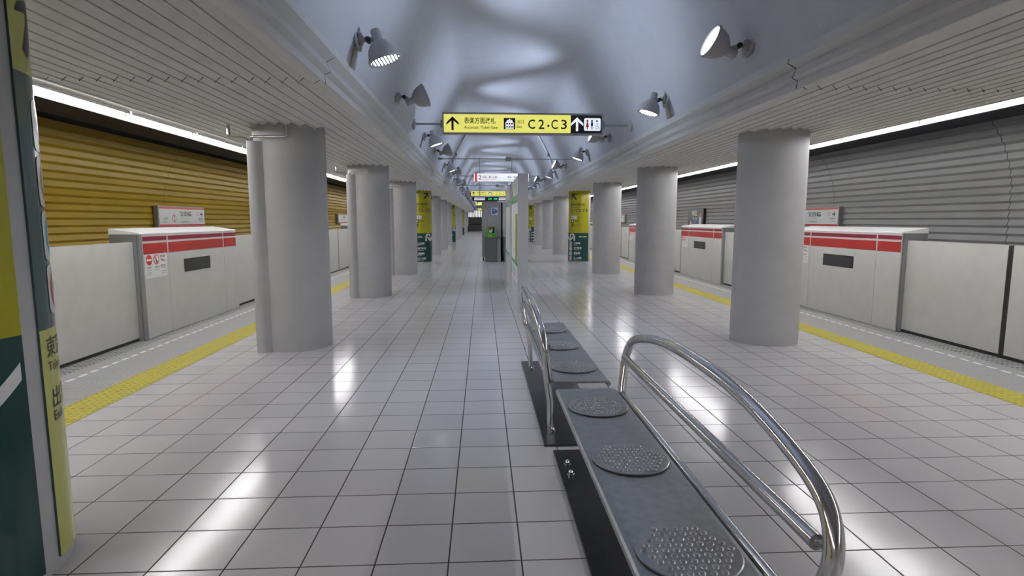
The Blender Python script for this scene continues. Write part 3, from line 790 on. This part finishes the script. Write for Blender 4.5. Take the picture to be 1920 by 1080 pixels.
# ------------------------------------------------------------ phone booth wall and phones
t=empty('booth_partition',(0,19.75,0)); tag(t,'tall grey booth partition with a dark slot, behind the green telephone','partition')
for a,b,m in ((-.02,.16,M_kio),(.165,.64,M_kio),(.70,1.24,M_board)):
    mb=MB(); mb.box(a,b,-.05,.35,.13,2.02,m,.004); mb.build('panel',t)
mb=MB(); mb.box(.64,.70,.02,.30,.0,2.0,M_blk); mb.build('slot',t)
for x in (.03,1.19):
    for y in (0,.3):
        mb=MB(); mb.lathe([(0,.03),(.13,.02)],M_blk,(x,y,0),(0,0,1),10); mb.build('foot',t)
mb=MB(); mb.box(.66,1.1,.02,.28,0,.13,M_blk); mb.build('plinth',t)
t=empty('telephone_sign',(.30,19.697,1.57)); tag(t,'square white notice with blue handset symbol on the booth partition','notice')
mb=MB(); mb.box(0,.245,-.006,.003,0,.27,M_wht); mb.box(-.012,.257,-.004,.003,-.012,.282,M_blu); mb.build('plate',t)
mb=MB(); g=G(mb,lambda u,v,n:(u,-.0065-n,v))
for i in range(3): g.rect(.03,.05+.065*i,.115,.095+.065*i,M_blu,1)
g.text('電話',.035,.04,.09,.1,M_blu,2); g.rect(.135,.05,.165,.21,M_blu,1); g.disc(.175,.14,.03,M_blu,1.5); g.rect(.19,.08,.215,.17,M_blu,1); mb.build('symbol',t); nest(t,('symbol','plate'))
for i,(x,lab) in enumerate(((.08,'grey laminate telephone desk under the green telephone'),(.72,'grey laminate desk half hidden behind the map boards'))):
    t=empty('phone_desk',(x,19.25,0)); tag(t,lab,'desk','phone desks')
    mb=MB(); mb.box(0,.41,0,.44,0,.80,M_desk,.004); mb.build('cabinet',t)
    mb=MB(); mb.box(-.02,.55,-.02,.44,.80,.83,M_desk,.004); mb.build('desk_top',t)
    mb=MB(); mb.box(.412,.53,.06,.44,.0,.80,M_kio,.003); mb.build('side_panel',t)
t=empty('public_telephone',(.19,19.33,.83)); tag(t,'bright green public telephone standing on the grey desk','telephone')
mb=MB(); vs=[(0,0,0),(.24,0,0),(.24,.22,0),(0,.22,0),(0,.06,.37),(.24,.06,.37),(.24,.22,.37),(0,.22,.37)]
mb.add(vs,[(3,2,1,0),(4,5,6,7),(0,1,5,4),(1,2,6,5),(2,3,7,6),(3,0,4,7)],M_phone); mb.build('body',t)
mb=MB(); P=lambda u,v,n:(u,v*.162-n-.001,v)
g=G(mb,P); g.rect(.02,.13,.22,.35,M_blk,1); g.rect(.03,.27,.16,.33,M_prd,2); g.rect(.04,.15,.12,.25,M_wht,2); g.rect(.10,.19,.15,.26,M_wht,2.5); g.rect(.15,.04,.21,.09,M_blk,1); mb.build('keypad',t)
mb=MB(); mb.ring_sweep(bend([(-.04,.03,.30),(-.065,-.01,.30),(-.065,-.01,.10),(-.04,.03,.10)],.03),.024,M_phone,10); mb.build('handset',t)

# ------------------------------------------------------------ benches
def arc_pts(ctrl,n=10):
    """Catmull-Rom through control points"""
    P=[Vector(p) for p in ctrl]; P=[P[0]*2-P[1]]+P+[P[-1]*2-P[-2]]; out=[]
    for i in range(1,len(P)-2):
        a,b,c,d=P[i-1],P[i],P[i+1],P[i+2]
        for k in range(n):
            t=k/n; out.append(.5*((2*b)+(c-a)*t+(2*a-5*b+4*c-d)*t*t+(3*b-a-3*c+d)*t**3))
    out.append(P[-2]); return out
def make_bench():
    """local: origin on the floor at centre; backrest on +x side; long axis y"""
    t=empty('bench'); SZ=.402; L=1.02; hw=.183
    # seat plate with rolled long edges
    prof=[(-hw+.012,SZ-.035),(-hw+.003,SZ-.030),(-hw,SZ-.018),(-hw+.002,SZ-.008),(-hw+.010,SZ-.001),(-hw+.02,SZ),(hw-.02,SZ),(hw-.010,SZ-.001),(hw-.002,SZ-.008),(hw,SZ-.018),(hw-.003,SZ-.03),(hw-.012,SZ-.035),(hw-.02,SZ-.030),(hw-.022,SZ-.012),(-hw+.022,SZ-.012),(-hw+.02,SZ-.030)]
    mb=MB(); mb.profile_y(prof,-L,L,M_seat,closed=True); seat=fixn(mb.build('seat',t))
    for f in seat.data.polygons: f.use_smooth=False
    for yc in (-.66,.01,.68):
        mb=MB(); r=.158; mb.lathe([(.004,r-.02),(.004,r),(.0075,r+.001),(.0095,r-.003),(.0095,0)],M_pad,(0,yc,SZ),(0,0,1),48,False)
        mb.lathe([(0,r-.006),(.0045,r-.006)],M_blk,(0,yc,SZ),(0,0,1),40,False)  # black ring paints the shaded gap below the raised pad's rim
        q=.0335; i0=int(r/q)+1
        for i in range(-i0,i0+1):
            for j in range(-i0,i0+1):
                x=(i+.5*(j%2))*q; y=j*q*.87
                if x*x+y*y>(r-.014)**2: continue
                n=10; vs=[]
                for rr,z in ((.0112,.0095),(.0096,.0125),(.006,.0138)):
                    for k in range(n): a=2*math.pi*k/n; vs.append((x+rr*math.cos(a),yc+y+rr*math.sin(a),SZ+z))
                mb.add(vs,[(b*n+k,b*n+(k+1)%n,(b+1)*n+(k+1)%n,(b+1)*n+k) for b in (0,1) for k in range(n)]+[tuple(range(2*n,3*n))],M_pad,True)
        mb.build('seat_pad',t)
    bx=lambda z:.200+(z-.40)*.14
    def B(y,z): return (bx(z),y,z)
    ctrl=[B(.955,.385),B(.985,.50),B(.995,.60),B(.94,.69),B(.80,.745),B(.5,.800),B(.2,.823),B(-.2,.823),B(-.5,.800),B(-.80,.745),B(-.94,.69),B(-.995,.60),B(-.985,.50),B(-.955,.385)]
    mb=MB(); mb.ring_sweep(arc_pts(ctrl,8),.0245,M_chr,18); mb.build('backrest_loop',t)
    mb=MB(); mb.ring_sweep([(bx(.605)-.018,-.955,.605),(bx(.605)-.018,.955,.605)],.0215,M_chr,16); mb.build('rail',t)
    for sg in (-1,1):
        mb=MB(); mb.ring_sweep([(bx(.605)-.018,sg*.94,.605),(bx(.605),sg*.99,.605)],.013,M_chr,10); mb.build('rail_stub',t)
    mb=MB(); mb.ring_sweep([B(-.955,.395),B(.955,.395)],.0165,M_chr,14); mb.build('rail',t)
    for y in (-.78,.78):
        mb=MB(); mb.ring_sweep([(.165,y,.012),(.168,y,.20),(.198,y,.40)],.0215,M_chr,14)
        mb.build('leg',t)
        mb=MB(); mb.box(-.12,.20,y-.025,y+.025,SZ-.065,SZ-.035,M_psdd,.004); mb.build('seat_bracket',t)
    mb=MB(); mb.box(-.192,.235,-1.06,1.06,0,.012,M_plate,.003); mb.build('base_plate',t)
    for y in (-.78,.78):
        for x,dy in ((-.135,-.065),(-.135,.065),(.155,-.05),(.155,.05)):
            mb=MB(); mb.lathe([(0,.0),(0,.021),(.004,.021),(.005,.0155),(.017,.0155)],M_chr,(x,y+dy,.012),(0,0,1),6,False)
            mb.lathe([(.017,.0145),(.023,.012),(.028,.006),(.029,0)],M_chr,(x,y+dy,.012),(0,0,1),14); mb.build('bolt',t)
    nest(t,('bolt','base_plate'),('seat_pad','seat'),('seat_bracket','seat'),('rail','backrest_loop'),('rail_stub','backrest_loop'))
    return t
b1=make_bench(); b1.location=(XC,2.235,0)
tag(b1,'low steel bench with three round seats and its bowed backrest toward the grey wall','bench','steel benches on the centre line')
b2=copy_tree(b1); b2.location=(XC,4.43,0); b2.rotation_euler=(0,0,math.pi)
tag(b2,'second steel bench, turned the other way with its backrest toward the ochre wall','bench','steel benches on the centre line')

# ------------------------------------------------------------ station name boards and poster on the tunnel walls
def name_board(x,sgn,y0,y1,z0,z1,label):
    """sgn=+1: face looks toward +x (on the ochre wall)"""
    t=empty('station_name_board',(x,y0,z0)); tag(t,label,'station sign','station name boards'); W=y1-y0;H=z1-z0
    mb=MB(); mb.box(min(0,sgn*.10),max(0,sgn*.10),0,W,0,H,M_frame,.008); mb.build('case',t)
    for y in (.2,W-.2):
        mb=MB(); mb.box(min(0,-sgn*.22),max(0,-sgn*.22),y-.03,y+.03,.08,H-.08,M_frame); mb.build('bracket',t)
    mb=MB(); e=.022
    put=(lambda u,v,n:(.1005+n,e+u,e+v)) if sgn>0 else (lambda u,v,n:(-.1005-n,W-e-u,e+v))
    g=G(mb,put); w,h=W-2*e,H-2*e
    g.rect(0,0,w,h,M_wht,1); g.rect(0,h*.90,w,h,M_prd,2); g.rect(0,0,w,h*.11,M_prd,2)
    # on the ochre side u runs away from the camera, so the board reads from left to right
    u=w*.30; v=h*.42
    g.disc(u,v,h*.20,M_prd,2,24,h*.20); g.disc(u,v,h*.16,M_wht,3,24); g.text('M',u-.02,v+.01,.045,.04,M_ink,4); g.text('22',u-.03,v-.055,.045,.06,M_ink,4)
    g.text('飯田橋',w*.41,h*.52,h*.27,w*.28,M_ink,2,.022); g.text('いいだばし',w*.45,h*.38,h*.08,w*.17,M_inkg,2); g.text('Iidabashi',w*.45,h*.20,h*.10,w*.17,M_inkg,2)
    g.disc(w*.84,h*.66,h*.115,M_prd,2,20); g.disc(w*.84,h*.66,h*.09,M_wht,3,20)
    g.arrow(w*.925,h*.65,h*.30,180 if False else 0,M_ink,2,.22)
    g.text('後楽園',w*.86,h*.36,h*.10,w*.10,M_inkg,2); g.text('Korakuen',w*.86,h*.25,h*.06,w*.10,M_inkg,2)
    g.text('東京',w*.08,h*.34,h*.12,w*.09,M_inkg,2); g.text('Tokyo',w*.05,h*.20,h*.06,w*.09,M_inkg,2)
    mb.build('sign_face',t); return t
name_board(-6.68,1,12.02,13.95,1.245,1.70,'white station name board with red edges on the ochre wall above a gate housing')
name_board(-6.68,1,26.6,28.5,1.245,1.70,'white station name board on the ochre wall, seen between two plain columns')
name_board(7.88,-1,12.15,14.2,1.245,1.70,'white station name board with red edges and arrow on the grey wall')
name_board(7.88,-1,31.0,33.0,1.245,1.72,'sliver of a distant station name board on the grey wall')
t=empty('advertising_poster',(7.88,19.85,1.2)); tag(t,'black framed poster with white letters and orange and white figures on the grey wall','poster')
mb=MB(); mb.box(-.09,0,0,1.5,0,.62,M_blk,.008); mb.build('frame',t)
for y in (.25,1.25):
    mb=MB(); mb.box(0,.22,y-.03,y+.03,.1,.5,M_blk); mb.build('bracket',t)
mb=MB(); g=G(mb,lambda u,v,n:(-.0905-n,1.5-u,v)); g.rect(.03,.02,1.47,.60,M_disp,1)
g.text('NOL',.42,.36,.19,.50,M_wht,2,.03); g.rect(.50,.24,.62,.29,M_wht,2); g.rect(.74,.25,.90,.28,M_wht,2); g.rect(.55,.0+.03,.95,.22,M_blu,2)
g.rect(1.10,.03,1.32,.33,M_wht,3); g.disc(1.22,.38,.09,M_prd,3,14); g.poly([(.2,.03),(.38,.03),(.34,.16),(.28,.20)],M_wht,3); g.disc(.45,.08,.06,M_gold,3,12); g.disc(.85,.07,.05,M_prd,3,12); mb.build('print',t)

# ------------------------------------------------------------ far end of the platform
t=empty('louvred_screen',(0,75.4,0)); tag(t,'bright screen of white upright slats closing the far end of the hall','screen')
mb=MB(); mb.box(-2.1,3.3,.1,.14,1.785,2.70,M_far); mb.build('backing',t)
for i in range(26):
    x=-2.05+.205*i; mb=MB(); mb.box(x,x+.11,0,.07,1.84,2.68,M_slat); mb.build('slat',t)
t=empty('stair_enclosure',(0,75.0,0)); tag(t,'dark grey sloping enclosure below the slatted screen at the far end','enclosure')
mb=MB(); vs=[(-2.1,.5,.86),(3.3,.5,.86),(3.3,.2,1.78),(-2.1,.2,1.78),(-2.1,.6,.86),(3.3,.6,.86),(3.3,.6,1.78),(-2.1,.6,1.78)]
mb.add(vs,[(0,1,2,3),(4,7,6,5),(3,2,6,7),(0,3,7,4),(1,5,6,2),(0,4,5,1)],M_far); mb.build('upper_panel',t)
mb=MB(); mb.box(-2.1,3.3,.3,.6,0,.80,M_far,.01); mb.build('lower_panel',t)
mb=MB(); mb.box(-2.1,3.3,.42,.6,.79,.87,M_blk); mb.build('gap',t)

# ------------------------------------------------------------ camera, world, colour
cam=bpy.data.cameras.new('camera'); co=bpy.data.objects.new('camera',cam); COL.objects.link(co)
cam.sensor_width=36; cam.lens=1066*36/1920; cam.clip_start=.05; cam.clip_end=200
pi_,ya=R(6.78),R(2.96)
F=Vector((math.sin(ya)*math.cos(pi_),math.cos(ya)*math.cos(pi_),-math.sin(pi_)))
co.location=(0,0,1.395); co.rotation_euler=F.to_track_quat('-Z','Y').to_euler()
scene.camera=co
w=bpy.data.worlds.new('world'); scene.world=w; w.use_nodes=True
w.node_tree.nodes['Background'].inputs[0].default_value=(.5,.5,.52,1); w.node_tree.nodes['Background'].inputs[1].default_value=.05
vs_=scene.view_settings; vs_.view_transform='Standard'; vs_.look='None'; vs_.gamma=1; vs_.use_curve_mapping=False
vs_.exposure=0.62
scene.cycles.max_bounces=8; scene.cycles.diffuse_bounces=4; scene.cycles.glossy_bounces=4
scene.cycles.use_denoising=True; scene.cycles.sample_clamp_indirect=6
